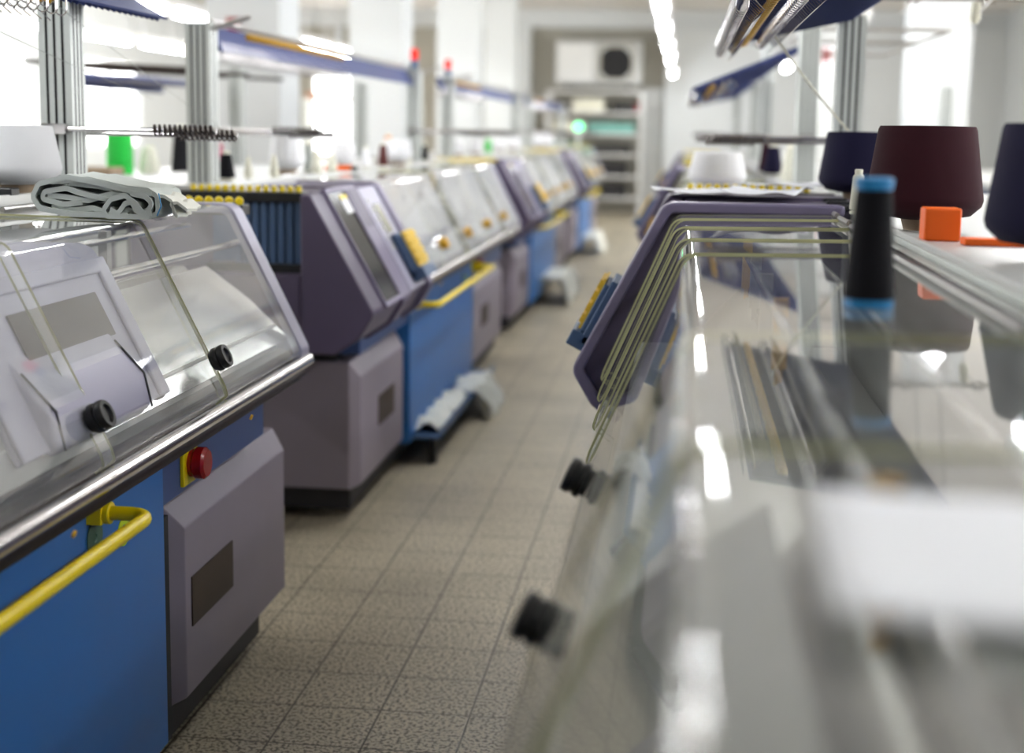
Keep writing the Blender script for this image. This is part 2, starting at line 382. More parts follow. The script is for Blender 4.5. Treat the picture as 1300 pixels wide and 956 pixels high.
# ------------------------------------------------------------------ flat knitting machines
CREASE, TIP = (-.195, 1.155), (-.02, .812)
def cover_path(off=0., dx=(0., 0.)):
    dc, dt = dx
    p = [(-.55, 1.160), (CREASE[0]+dc, CREASE[1]), (TIP[0]+dt, TIP[1]), (TIP[0]+dt+.006, TIP[1]-.022), (TIP[0]+dt-.028, TIP[1]-.048)]
    p = fillet(p, [0, .035, .02, .012, 0])
    return [(x-off*.9, z-off*.5) for x, z in p]
HC, HT = (-.165, 1.180), (.035, .79)
def slope_frame(v, t, off=0, c=HC, tp=HT):
    # matrix whose X runs along the machine, Y down the slope, Z outwards, at length v, slope fraction t
    c3, t3 = Vector((c[0], 0, c[1])), Vector((tp[0], 0, tp[1])); d = (t3-c3).normalized()
    p = c3.lerp(t3, t); p.y = v; nrm = Vector((-d.z, 0, d.x)).normalized()
    if nrm.x < 0: nrm = -nrm
    p += nrm*off; xa = d.cross(nrm) * 1.0
    return Matrix(((xa.x, d.x, nrm.x, p.x), (xa.y, d.y, nrm.y, p.y), (xa.z, d.z, nrm.z, p.z), (0,0,0,1)))
SL = math.hypot(HT[0]-HC[0], HT[1]-HC[1])

def chamfer_box(name, parent, y0, y1, z0, z1, xb, xf, ins=.035, top=.055, m_='mauve', plaque=None):
    o = MB().frustum((y0, y1, z0, z1), (y0+ins, y1-.012, z0+.012, z1-top), .034, xb, xf).build(name, m_, parent, bevel=.004, angle=25)
    if plaque: MB().box(xf-.004, xf+.003, plaque[0], plaque[1], plaque[2], plaque[3]).build('vent_plaque', 'plaque', o)
    return o

def knob(parent, x, z, y, m_='black', r=.021):
    # round grip at the lower corner of a cover, pointing off the slope
    d = Vector((.9, 0, .43)).normalized(); p = Vector((x, y, z))
    mb = MB().lathe([(0,.010),(r*.8,.010),(r*.8,.016),(r,.018),(r,.026),(r*.88,.028),(r*.88,.031),(r,.033),(r,.041),(r*.92,.045),(r*.66,.045),(r*.56,.040),(0,.040)], p, 24, d)
    return mb.build('cover_knob', m_, parent)

def handle(name, parent, y0, y1, xin, xout, z):
    p = fillet([(xin, y1-.02, z+.005), (xout, y1-.02, z), (xout, y0+.02, z), (xin, y0+.02, z+.005)], .045, 8)
    def f3(P): return P
    # fillet works in 2-D: rebuild in x,y
    p2 = fillet([(xin, y1-.02), (xout, y1-.02), (xout, y0+.02), (xin, y0+.02)], .045, 8)
    h = MB().tube([(a, b, z) for a, b in p2], .0125, 14).build(name, 'yellow', parent)
    for y in (y0+.02, y1-.02): MB().box(xin-.03, xin+.012, y-.022, y+.022, z-.018, z+.018).cyl((xin+.01, y, z), (xin+.022, y, z), .02).build('bracket', 'yellow', h, bevel=.002)
    return h

def housing(e, hz):
    HC = (-.165, hz)
    # the enamelled head with its notch for the tension unit
    pr = lambda xb: closed_fillet([(xb, .66), (xb, HC[1]), HC, HT, (-.015, .71), (-.09, .66)], [0, 0, .04, .035, .03, .03])
    h = MB()
    h.prism(pr(-.195), 0, .9)
    h.box(-.80, -.1955, .17, .9, .66, HC[1]); h.box(-.80, -.1955, 0, .17, .66, .905)
    
    h = h.build('head_housing', 'purple_dark', e, bevel=.008)
    # smoked window in the slope with a pale frame and a dark rim
    f = slope_frame(.285, .49, 0, HC)
    fr = MB(); L2 = SL*.455; W = .12
    fr.box(-W-.15, -W+.004, -L2-.01, L2+.01, -.01, .010, f); fr.box(W-.004, W+.01, -L2-.01, L2+.01, -.01, .010, f)
    fr.box(-W, W, -L2-.01, -L2+.008, -.01, .010, f); fr.box(-W, W, L2-.008, L2+.01, -.01, .010, f)
    fr = fr.build('window_frame', 'purple', h, bevel=.004)
    MB().box(-W, W, -L2, L2, -.01, .004, f).build('smoked_window', 'smoked', h)
    MB().box(-W+.01, -W+.10, -L2+.02, -L2+.085, .004, .0055, f).build('sticker', 'paper', h)
    MB().box(-W+.01, -W+.10, -L2+.02, -L2+.036, .0055, .0062, f).build('sticker_band', 'yellow', h)
    # raised rims
    outer = pr(-.55); inn = [(x-.0, z) for x, z in pr(-.55)]
    cx, cz = -.3, .93
    MB().prism([(x + (.010 if x > -.5 else 0), z + (.008 if z > .9 else -.008)) for x, z in pr(-.56)], .42, .56).build('dark_rim', 'purple_dark', h, bevel=.005)
    rim_o = [(x + (.012 if x > -.5 else 0), z + (.012 if z > .9 else -.008)) for x, z in pr(-.56)]
    # open ring that surrounds the covers
    ring = MB()
    path = fillet([(-.56, HC[1]+.008), (HC[0]+.014, HC[1]+.008), (HT[0]+.022, HT[1]), (.008, .708), (-.05, .662)], [0, .045, .04, .03, 0], 8)
    ring.sheet(path, .026, .86, .935)
    ring.build('head_rim', 'purple', h, bevel=.007)
    # control panel
    g = slope_frame(.72, .40, .004, HC)
    pn = MB().box(-.135, .135, -SL*.36, SL*.55, -.02, .004, g).build('control_panel', 'lilac', h, bevel=.006)
    MB().box(-.055, .045, -SL*.20, SL*.06, .004, .0065, g).build('screen', 'lcd', pn)
    ks = MB()
    for i in range(2):
        for j in range(6): ks.box(.062+i*.02, .076+i*.02, -SL*.26+j*.036, -SL*.26+j*.036+.022, .004, .007, g)
    ks.build('keys', 'greypanel', pn)
    for j, c in enumerate(('red', 'redlamp', 'red', 'red', 'greenlamp')):
        MB().lathe([(0,-.004),(.004,-.004),(.004,.004),(.002,.006),(0,.0065)], slope_frame(.90, .22+j*.09, .010, HC).translation, 10, g.to_3x3() @ Vector((0,0,1))).build('indicator_lamp', c, h)
    # keypad tray sticking out of the slope
    k = slope_frame(.77, .70, .012, HC)
    kt = MB().box(-.11, .10, -.085, .085, .0, .022, k); kt.box(-.11, .10, .06, .10, .0, .05, k); kt.box(-.10, .09, -.07, .06, .02, .034, k)
    kt = kt.build('keypad_tray', 'tension', h, bevel=.004)
    kp = MB()
    kp.box(-.095, .085, -.08, .055, .034, .040, k)
    for i in range(6):
        for j in range(4): kp.box(-.088+i*.029, -.066+i*.029, -.074+j*.031, -.051+j*.031, .040, .047, k)
    kp.build('keypad', 'keyyellow', kt)
    # side tension unit standing in the notch
    t = MB()
    for i in range(8): t.box(-.205-.027*i-.020, -.205-.027*i, .05, .10, .93, HC[1]-.02)
    t.box(-.50, -.20, .10, .14, .90, HC[1]-.03)
    t = t.build('side_tension_unit', 'tension', e, bevel=.003)
    MB().box(-.62, -.20, .035, .13, HC[1]-.028, HC[1]+.002).build('tension_bar', 'black', t, bevel=.002)
    MB().box(-.50, -.20, .035, .11, .905, .932).build('lower_bar', 'black', t, bevel=.002)
    for i in range(14): tk(t, -.215-.0255*i, .06, HC[1]+.002)
    return h
def tk(parent, x, y, z=1.158, r=.0092):
    MB().lathe([(0,-.01),(r*.6,-.01),(r*.6,0),(r,.002),(r,.014),(r*.7,.019),(0,.020)], (x, y, z), 12).build('tension_knob', 'yellow', parent)

def machine(label, origin, rz, L, bins, boxes, panels, knobs, coverm='acrylic', knobm='black', rail=True, rowm=True, bodyx=0., interior=True, cdx=(0., 0.), hy=None, start=.0, pz=.685, kx=-.070, hz=1.148):
    e = empty('knitting_machine', origin, rz); tag(e, label, 'knitting machine', 'flat knitting machines in two rows')
    xb = -.80; bx = bodyx
    MB().box(xb, -.16+bx, start+.06, L-.03, .04, .12).build('plinth', 'dark', e)
    MB().box(xb, -.115+bx, start+.02, L-.12, .590, .735).build('frame_beam', 'navy', e, bevel=.004)
    MB().box(xb, -.20+bx, start+.04, L-.04, .12, .590).build('inner_frame', 'dark', e)
    # blue bins
    for y0, y1 in bins:
        b = MB().box(-.4, -.105+bx, y0, y1, .10, .705).build('fabric_bin', 'blue', e, bevel=.004)
        MB().box(-.30, -.108+bx, y1+.001, y1+.028, .10, .572).build('gap_shade', 'black_shade', b)  # black strip put in as the shade of the gap beside the bin
        if rail: handle('bin_handle', b, (hy or (y0, y1-.02))[0], (hy or (y0, y1-.02))[1], -.09+bx, .004, pz)
        MB().lathe([(0,0),(.033,0),(.033,.002),(.008,.003),(.006,.001),(0,.001)], (-.105+bx, y1-.34, .63), 24, (1,0,0)).build('lock_disc', 'green_disc', b)
        MB().lathe([(.014,0),(.027,0),(.027,.002),(.014,.002),(.014,0)], (-.105+bx, y1-.21, .605), 20, (1,0,0)).build('ring_sticker', 'lime', b)
    for y0, y1, pl in boxes:
        chamfer_box('base_cabinet', e, y0, y1, .12, .562, xb, -.12+bx, plaque=(y0+.07+pl, y0+.07+pl+.28, .28, .39))
    # switch on the beam
    for y0, y1, pl in boxes[-1:]:
        s = MB().box(-.115+bx, -.106+bx, y0+.0, y0+.085, .605, .695).build('power_switch', 'yellow', e, bevel=.002)
        MB().lathe([(0,0),(.030,0),(.030,.008),(.034,.012),(.034,.03),(.028,.036),(0,.036)], (-.106+bx, y0+.046, .648), 24, (1,0,0)).build('switch_knob', 'red', s)
    # feet
    for y in (start+.35, L*.5, L-.35):
        MB().cyl((-.22+bx, y, 0), (-.22+bx, y, .05), .03, .022, 16).build('foot', 'black', e)
    # rail and tray in front of the covers
    if rail:
        MB().cyl((-.026, .94, .768), (-.026, L-.03, .768), .0165, seg=20).build('front_rail', 'chrome', e)
        t = MB().sheet([(-.20,.82),(-.075,.79),(-.036,.752),(-.030,.738),(-.030,.732),(-.11,.732)], .006, .90, L-.04)
        t.box(-.12, -.036, .90, L-.06, .722, .748)
        t.build('oil_tray', 'darksteel', e)
        for y in (1.4, 2.6, L-.6): MB().lathe([(0,0),(.006,0),(.006,.004),(0,.005)], (-.0, y, .735), 10, (1,0,-.4)).build('rail_bolt', 'amber', e)
    # needle beds and the works under the covers
    if interior:
        nb = MB(); nb.prism([(-.21,.86),(-.335,1.00),(-.345,1.00),(-.345,.86)], .92, L-.06); nb.prism([(-.355,.86),(-.355,1.00),(-.365,1.00),(-.49,.86)], .92, L-.06)
        nb.build('needle_bed', 'needle', e)
        MB().box(-.56, -.10+0, .91, L-.05, .765, .86).build('bed_casting', 'greypanel', e, bevel=.004)
        fp = MB().sheet([(-.28,1.0),(-.17,.92),(-.07,.825)], .004, 2.9 if L > 3.8 else 1.2, L-.05); fp.build('take_down_cover', 'sheen' if rail else 'castgrey', e)
        for x, z in ((-.20, 1.06), (-.33, 1.10), (-.46, 1.10)): MB().cyl((x, .9, z), (x, L-.04, z), .008, seg=10).build('carrier_rail', 'chrome', e)
        for k in range(9):
            y = 1.15+k*(L-1.4)/9
            MB().box(-.345, -.325, y-.012, y+.012, 1.02, 1.12).box(-.34, -.33, y-.003, y+.003, .99, 1.03).build('yarn_carrier', 'steel' if k % 3 else 'amber', e)
        MB().box(-.80, -.56, .9, L-.03, .70, 1.135).build('rear_casing', 'greypanel', e, bevel=.006)
    # covers: clear bent sheets
    for i, (v0, v1, off) in enumerate(panels):
        c = MB().sheet(cover_path(off, cdx), .004, v0, v1, 1).build('clear_cover', [coverm, 'edge'], e)
        if coverm: MB().cyl((-.53, v0+.04, 1.166-off*.5), (-.53, v1-.04, 1.166-off*.5), .006, seg=8).build('hinge', 'steel', c)
    for y in knobs: knob(e, kx, .858, y, knobm, .0255 if knobm == 'black' else .026)
    # end rim
    path = fillet([(-.56, 1.158), (CREASE[0]+cdx[0]+.003, 1.158), (TIP[0]+cdx[1]+.008, .80), (-.03, .752), (-.07, .735)], [0,.045,.035,.02,0], 8)
    MB().sheet(path, .022, L-.085, L-.015).build('end_rim', 'lilac', e, bevel=.005)
    if rowm:
        MB().box(-.56, -.20, L+.0, L+.06, 1.125, 1.150).build('rear_knob_bar', 'black', e)
        for i in range(13): MB().lathe([(0,-.007),(.009,-.007),(.0112,-.003),(.0112,.003),(.009,.007),(0,.007)], (-.215-.0265*i, L+.02, 1.160), 16, (.5,-1,0)).build('tension_disc', 'yellow', e)
    housing(e, hz)
    return e

ROW_L, ROW_L2, ROW_R = -.898, -.945, -.19
m1 = machine('near left knitting machine with black knobs on its clear covers, folded grey fabric on top', (ROW_L, -.6, 0), 0, 4.10,
        [(1.0, 3.26)], [(.05, .95, .2), (3.38, 4.19, .0)],
        [(.93, 1.58, 0), (1.55, 2.20, .012), (2.17, 2.84, 0), (2.82, 3.46, .012), (3.44, 4.02, 0)], [2.18, 2.815, 3.44], cdx=(-.012, -.014), hy=(1.0, 2.93), pz=.68)
mlabels = ['left knitting machine with purple window head and screen, second from the camera, facing the aisle',
           'left knitting machine with short blue bin, third from the camera', 'farthest left knitting machine, fourth in its row, by the storage rack']
for (y0, x0, L, hb, bn, bxx), lab in zip([(4.2, ROW_L2, 4.35, 1.15, (1.3, 3.02), (3.08, 4.33)), (8.84, ROW_L2-.01, 4.6, 1.25, (1.35, 3.25), (3.32, 4.55)), (13.75, ROW_L2-.02, 4.6, 1.25, (1.35, 3.25), (3.32, 4.55))], mlabels):
    n = 5; ps = [(.93+(L-.98)/n*i, .93+(L-.98)/n*(i+1)+.015, .012*(i%2)) for i in range(n)]
    machine(lab, (x0, y0, 0), 0, L, [bn], [(.46, hb+.1, .25), (bxx[0], bxx[1], .3)], ps, [1.07+(L-.98)/n*i for i in range(n)], knobm='amber', coverm='acrylic_glare', start=.44, pz=.66)
# right row: turned round, heads at the far end
r1 = machine('near right knitting machine, its clear glossy covers filling the foreground', (ROW_R, 4.25, 0), PI, 4.6,
        [(1.1, 3.1)], [(.05, .98, .2), (3.2, 4.5, .3)],
        [(.95, 1.10, -.018), (1.07, 1.33, -.012), (1.29, 1.60, -.004), (1.56, 1.88, .003), (1.86, 2.85, .009), (2.82, 3.35, .003), (3.31, 4.55, .009)], [2.31, 2.90, 3.5], coverm='acrylic_right', rail=False, rowm=False, bodyx=-.06, cdx=(.004, -.024), kx=-.084, hz=1.182)
for i, (y0, lab) in enumerate([(8.85, 'right knitting machine behind the near one, partly seen past its purple rim'), (14.4, 'farthest right knitting machine, mostly hidden behind the others')]):
    n = 5; L = 4.1; ps = [(.93+(L-.98)/n*i, .93+(L-.98)/n*(i+1)+.015, .012*(i%2)) for i in range(n)]
    machine(lab, (ROW_R, y0, 0), PI, L, [(1.2, 2.82)], [(.27, 1.13, .4), (2.88, 4.08, .3)], ps, [1.2, 1.85, 2.5, 3.15, 3.8], knobm='amber', coverm='acrylic_glare', interior=i == 0)
# inner carriage of the near left machine, seen through its covers
def carriage(parent, y0, y1):
    c0, t0 = (-.222, 1.122), (-.078, .835)
    c = MB().sheet(fillet([(-.52, 1.122), c0, t0], [0, .05, 0], 6), .012, y0, y1)
    c = c.build('carriage_hood', 'lilac', parent, bevel=.004)
    f = slope_frame((y0+y1)/2, .5, 0, c0, t0); W = (y1-y0)/2; L = math.hypot(c0[0]-t0[0], c0[1]-t0[1])/2
    MB().box(-W, -W+.045, -L+.03, L, 0, .009, f).box(W-.045, W, -L+.03, L, 0, .009, f).box(-W+.04, W-.04, -L+.03, -L+.06, 0, .009, f).build('hood_rim', 'lilac', c, bevel=.004)
    MB().box(-W+.10, W-.17, -L*.42, L*.12, .0, .004, f).build('hood_window', 'plaque', c)
    MB().prism([(-.19, 1.02), (-.128, .955), (-.074, .895), (-.060, .835), (-.09, .82)], y0+.10, y1-.12).build('hood_bulge', 'lilac', c, bevel=.02, seg=4)
    for y in (y0+.11, y1-.135): MB().tube([(-.127, y, .957), (-.073, y+.004, .897), (-.059, y+.004, .835)], .002).build('hood_seam', 'black', c)
carriage(m1, 2.60, 3.22)
carriage(m1, 1.65, 2.3)

# ------------------------------------------------------------------ yarn stands: shelf, posts, rods with springs, feeder plates
def make_post(parent, x, y, z0, z1, s=.08):
    # extruded aluminium profile: three slots down every side, their shade painted black
    h = s/2; g = .0032; dp = .010; cs = [-s/4, 0, s/4]; side = [(-h, -h, 0)]
    for c in cs: side += [(c-g, -h, 0), (c-g, -h+dp, 1), (c+g, -h+dp, 1), (c+g, -h, 0)]
    pts = []
    for k in range(4):
        c_, s_ = math.cos(k*PI/2), math.sin(k*PI/2)
        pts += [(x+a*c_-b*s_, y+a*s_+b*c_, f) for a, b, f in side]
    mb = MB(); A = [mb.bm.verts.new((p[0], p[1], z0)) for p in pts]; Bv = [mb.bm.verts.new((p[0], p[1], z1)) for p in pts]; n = len(pts)
    mb.face(A[::-1]); mb.face(Bv)
    for i in range(n):
        j = (i+1) % n; mb.mi = 1 if (pts[i][2] or pts[j][2]) else 0; mb.face([A[i], A[j], Bv[j], Bv[i]])
    mb.mi = 0
    return mb.build('post', ['alu', 'black_shade'], parent)
def rod(parent, xpost, xtip, y, z, coils=12):
    s = 1 if xtip > xpost else -1
    r = MB().cyl((xpost, y, z), (xtip, y, z), .0065, seg=12); r.box(xpost-.03, xpost+.03, y-.012, y+.012, z-.012, z+.012)
    r = r.build('yarn_rod', 'chrome', parent)
    pts = []; x0 = xtip - s*.155
    for i in range(coils*10+1): a = i/10*2*PI; pts.append((x0 + s*.15*i/(coils*10), y+.013*math.cos(a), z+.013*math.sin(a)))
    MB().tube(pts, .0028, 5).build('spring', 'darksteel', r)
    return r
def hook(mb, p, s=1, r=.012):
    x, y, z = p; pts = [(x, y, z+.02)]
    for i in range(9):
        a = PI*i/8; pts.append((x + s*(r - r*math.cos(a)), y, z - .022 - r*math.sin(a)))
    pts.append((x+s*2*r, y, z+.012)); mb.tube(pts, .0016, 5)
def feeder(parent, a, b, y0, y1, sgn=1):
    # blue plate spanning a=(x,z) outer (aisle) edge to b=(x,z) post edge; knob row and wire loops at the aisle edge
    A, Bb = Vector((a[0], 0, a[1])), Vector((b[0], 0, b[1])); d = (Bb-A); W = d.length; d.normalize(); n = Vector((-d.z, 0, d.x))
    if n.z < 0: n = -n
    f = Matrix(((d.x, 0, n.x, A.x), (0, 1, 0, 0), (d.z, 0, n.z, A.z), (0,0,0,1)))
    up = abs(a[0]-b[0]) < .1; ks = -1 if up else 1     # the upright plates carry their buttons on the aisle side
    pl = MB().box(0, W, y0, y1, 0, .006, f)
    c = int((y1-y0)/.035)
    for i in range(c): pl.box(.01, W-.02, y0+.01+i*.035, y0+.014+i*.035, -.012, 0, f)
    pl = pl.build('feeder_plate', 'plate_blue', parent)
    rows_ = min(40, int((y1-y0)/.045))
    for i in range(8 if up else 0, rows_):
        y = y0+.03+i*.045
        MB().cyl(f @ Vector((W*(.8 if up else .16), y, .006 if up else -.006)), f @ Vector((W*(.8 if up else .16), y, .024 if up else -.024)), .012, .009, 12).build('tension_button', 'amber', pl)
    hk = MB()
    for i in range(rows_):
        y = y0+.03+i*.045
        for u in (0.01, W*.32):
            q = f @ Vector((u, y, -.01)); hook(hk, q, sgn)
            hk.tube([q, q+Vector((-sgn*.03, 0, -.03)), q+Vector((-sgn*.012, 0, -.045))], .0014, 5)
    hk = hk.build('wire_hooks', 'chrome', pl); hk['kind'] = 'stuff'
    return pl, f, W

def stand(label, side, y0, y1, posts, ztop, shelf, rods=True, plates=(), stacks=(), zs=1.165):
    # side -1: left row.  shelf=(xnear,xfar)
    e = empty('yarn_stand', (0, 0, 0)); tag(e, label, 'yarn stand', 'yarn stands behind the machines')
    xn, xf_ = shelf
    sh = MB().box(min(xn, xf_), max(xn, xf_), y0, y1, zs-.022, zs)
    sh.box(min(xn, xn-side*.012), max(xn, xn-side*.012), y0, y1, zs-.05, zs+.002)
    sh = sh.build('shelf', 'greypanel', e, bevel=.003)
    if side > 0:
        MB().box(xn-.062, xn-.004, y0, y1, zs-.045, zs-.020).box(xn-.018, xn-.004, y0, y1, zs-.02, zs-.008).build('edge_rail', 'alu', sh, bevel=.002)
        MB().box(xn-.050, xn-.040, y0+.02, y1-.02, zs-.021, zs-.0185).build('rail_slot_shade', 'black_shade', sh)  # black strip laid on the rail as painted shade of a slot
    for y in (y0+.1, y1-.1):
        for x in ((-1.775, xf_+.04) if side < 0 else (.665, xf_-.05)): MB().box(x-.02, x+.02, y-.02, y+.02, 0, zs-.022).build('leg', 'alu', e)
    for x, y in posts:
        make_post(e, x, y, zs, ztop)
        if rods:
            rod(e, x, x-side*.40, y-.05, 1.335)
            rod(e, x, x-side*.42, y+.05, 1.325, 12)
    for a, b, p0, p1 in plates: feeder(e, a, b, p0, p1, sgn=-side)
    if plates:
        mb = MB()
        for x, y in posts: mb.cyl((x-.0, y, ztop-.03), (x-side*.16, y, ztop+.02), .008, seg=8)
        ys = [p[1] for p in posts]; mb.cyl((posts[0][0], min(q[2] for q in plates), ztop+.01), (posts[0][0], max(q[3] for q in plates), ztop+.01), .009, seg=8)
        mb.build('plate_bar', 'steel', e)
    for x, y in stacks:
        s = MB().cyl((x, y, ztop+.003), (x, y, ztop+.055), .02, seg=16).build('signal_base', 'tension', e)
        MB().lathe([(.021,0),(.021,.05),(.015,.06),(0,.062)], (x, y, ztop+.055), 16).build('signal_lens', 'redlamp', s)
    return e
stand('aluminium yarn stand of the near left machine, big white cone on its shelf', -1, -.5, 3.62, [(-1.50, 1.0), (-1.50, 3.36)], 1.70, (-1.47, -1.93),
      plates=[((-1.33, 1.615), (-1.47, 1.69), 1.2, 3.62)], zs=1.19)
stand('aluminium yarn stand of the second left machine, small black and white bobbins on its shelf', -1, 4.3, 8.5, [(-1.53, 4.47), (-1.5, 7.95)], 1.67, (-1.40, -1.98),
      plates=[((-1.50, 1.585), (-1.545, 1.665), 4.56, 8.0)], stacks=[(-1.5, 7.95)])
stand('yarn stand of the third left machine, red lamp on its post', -1, 8.8, 13.3, [(-1.5, 9.1), (-1.5, 12.8)], 1.67, (-1.40, -1.98),
      plates=[((-1.50, 1.585), (-1.545, 1.665), 8.9, 13.1)], stacks=[(-1.5, 9.1)])
stand('yarn stand of the farthest left machine', -1, 13.7, 18.2, [(-1.5, 14.0), (-1.5, 17.8)], 1.67, (-1.40, -1.98), plates=[((-1.50, 1.585), (-1.545, 1.665), 13.8, 18.0)])
stand('aluminium yarn stand of the near right machine, big dark yarn cones on its shelf', 1, .2, 4.5, [(.485, 4.42)], 1.70, (.405, .98),
      plates=[((.10, 1.615), (.50, 1.70), 2.72, 4.40)], zs=1.178)
stand('right yarn stand behind the near one, steeply tilted blue feeder plate', 1, 5.1, 9.4, [(.465, 5.62), (.5, 9.0)], 1.90, (.36, .98),
      plates=[((.03, 1.52), (.47, 1.70), 5.8, 9.2)], stacks=[(.465, 5.62)], zs=1.165)
stand('farthest right yarn stand', 1, 10.2, 14.4, [(.50, 10.5), (.5, 14.0)], 1.70, (.36, .98), plates=[((.10, 1.615), (.50, 1.70), 10.3, 14.2)])

# rear rows of the room, backs to ours
def rear_row(label, x0, x1, y0, y1, posts, plate, ztop=1.68):
    e = empty('yarn_bench', (0,0,0)); tag(e, label, 'yarn bench', 'yarn benches of the rows behind')
    MB().box(x0, x1, y0, y1, 1.09, 1.12).build('bench_top', 'greypanel', e, bevel=.003)
    MB().box(x0+.03, x1-.03, y0+.05, y1-.05, .95, 1.085).build('bench_apron', 'navy', e, bevel=.003)
    MB().box(x0+.05, x1-.05, y0+.1, y1-.1, 0, .95).build('bench_base', 'mauve', e, bevel=.01)
    for x, y in posts: make_post(e, x, y, 1.12, ztop)
    if plate:
        MB().box(plate[0], plate[1], plate[2], plate[3], 1.57, 1.59).box(plate[0], plate[0]+.02, plate[2], plate[3], 1.53, 1.61).build('feeder_plate', 'plate_blue', e)
        fr = MB()
        for y in (plate[2], (plate[2]+plate[3])/2, plate[3]): fr.cyl((plate[0]-.3, y, 1.66), (plate[1]+.4, y, 1.62), .01, seg=8)
        fr.cyl((plate[0]-.3, plate[2], 1.66), (plate[0]-.3, plate[3], 1.66), .01, seg=8)
        fr.build('wire_frame', 'darksteel', e)
    return e
rear_row('bench behind the left row with a tall green cone on it', -2.75, -2.05, 4.3, 8.6, [(-2.6, 8.2)], (-3.1, -2.75, 6.95, 8.3))
rear_row('bench behind the left row, farther one beside the white columns', -2.65, -2.05, 10.2, 13.4, [(-2.4, 10.6)], None)
rear_row('bench behind the right row under the right windows', 1.5, 2.3, 5.5, 10.5, [(1.75, 10.0)], None)

# ------------------------------------------------------------------ yarn packages
def cone_big(m_, r=.104, h=.165, core='card'):
    e = empty('yarn_cone')
    MB().lathe([(.030,.0),(.034,.0),(.040,.02),(.040,.03),(0,.03)] , (0,0,0), 24).build('cone_core', core, e)
    MB().lathe([(.040,.020),(r*.80,.028),(r*.97,.045),(r,.056),(r*.995,.062),(r*.83,h-.006),(r*.80,h),(r*.3,h+.001),(.024,h-.004),(0,h-.004)], (0,0,0), 56).build('wound_yarn', m_, e)
    return e
def cone_tall(m_, r=.045, h=.16, cap='cream', taper=.62):
    e = empty('yarn_spool')
    MB().lathe([(0,0),(r*.95,0),(r*.95,.006),(r*.6,.008),(r*.6,.012)], (0,0,0), 28).build('spool_base', cap, e)
    MB().lathe([(r*.6,.008),(r,.010),(r,.016),(r*taper,h-.016),(r*taper*.8,h-.012),(0,h-.012)], (0,0,0), 36).build('wound_yarn', m_, e)
    MB().lathe([(r*taper*.7,h-.014),(r*taper*.75,h-.002),(r*taper*.6,h),(0,h)], (0,0,0), 24).build('spool_tip', cap, e)
    return e
def put(o, x, y, z, label, cat='yarn cone', group=None, s=1.): 
    o.location = (x, y, z); o.scale = (s, s, s); tag(o, label, cat, group); return o
ZL, ZR = 1.165, 1.178
put(cone_big('y_white', .100, .152), -1.50, 3.10, 1.19, 'big white yarn cone at the left edge beside the slotted post', s=1.)
G = 'yarn packages on the left shelves'
for (m_, r, h, x, y, lab, big) in [
    ('y_black', .030, .10, -1.53, 4.70, 'small black bobbin with a white top, just past the second left post', 0),
    ('y_cream', .016, .075, -1.53, 4.95, 'short thin cream bobbin right of the small black bobbin', 0),
    ('y_cream', .018, .08, -1.48, 5.10, 'short thin cream bobbin touching the left side of a big white cone', 0),
    ('y_white', .070, .150, -1.52, 5.42, 'big white yarn cone right of the two thin cream bobbins', 1),
    ('y_grey', .020, .125, -1.50, 5.66, 'slim dark-shaded spool behind the cream bobbins', 0),
    ('y_cream', .022, .092, -1.45, 5.60, 'tall cream bobbin right of the big white cone', 0),
    ('y_cream', .024, .075, -1.45, 5.85, 'squat cream bobbin in front of orange clutter', 0),
    ('y_white', .060, .120, -1.51, 6.30, 'white yarn cone between orange clutter and the brown spool', 1),
    ('y_white', .022, .10, -1.44, 6.45, 'slim white spool left of the brown spool', 0),
    ('y_brown', .026, .118, -1.395, 6.62, 'dark brown spool before a white cone', 0),
    ('y_white', .075, .128, -1.40, 6.98, 'white yarn cone right of the dark brown spool', 1),
    ('y_cream', .035, .11, -1.43, 7.35, 'cream yarn spool beside the post with the red lamp', 0),
    ('y_black', .026, .10, -1.45, 8.0, 'black spool at the foot of the post with the red lamp', 0),
    ('y_orange', .028, .15, -1.72, 8.3, 'amber spool left of the red-lamp post', 0),
    ('y_white', .05, .11, -1.50, 9.5, 'white cone on the third left shelf, nearest of its four', 1),
    ('y_white', .05, .11, -1.46, 10.1, 'white cone on the third left shelf, second of its four', 1),
    ('y_green', .03, .12, -1.52, 11.2, 'small pale green spool on the third left shelf', 0),
    ('y_white', .05, .11, -1.5, 11.7, 'white cone on the third left shelf, just past the green spool', 1),
    ('y_white', .06, .12, -1.48, 12.5, 'white cone on the third left shelf, farthest of its four', 1),
    ('y_white', .11, .15, -1.5, 14.6, 'wide white cone on the farthest left shelf, nearest of its two', 1),
    ('y_white', .11, .15, -1.5, 15.6, 'wide white cone on the farthest left shelf, beyond its neighbour', 1)]:
    o = cone_big(m_, r, h) if big else cone_tall(m_, r, h)
    put(o, x, y, ZL, lab, group=G)
ZB = 1.12
def cylinder_pack(m_, r, h):
    e = empty('yarn_tube')
    MB().lathe([(0,0),(r,0),(r,h*.96),(r*.8,h),(r*.35,h),(r*.3,h*.97),(0,h*.97)], (0,0,0), 32).build('wound_yarn', m_, e)
    MB().lathe([(r*.28,h*.95),(r*.28,h*1.05),(r*.2,h*1.05),(r*.2,h*.95)], (0,0,0), 16).build('tube_core', 'card', e); return e
G2 = 'yarn packages on the bench behind the left row'
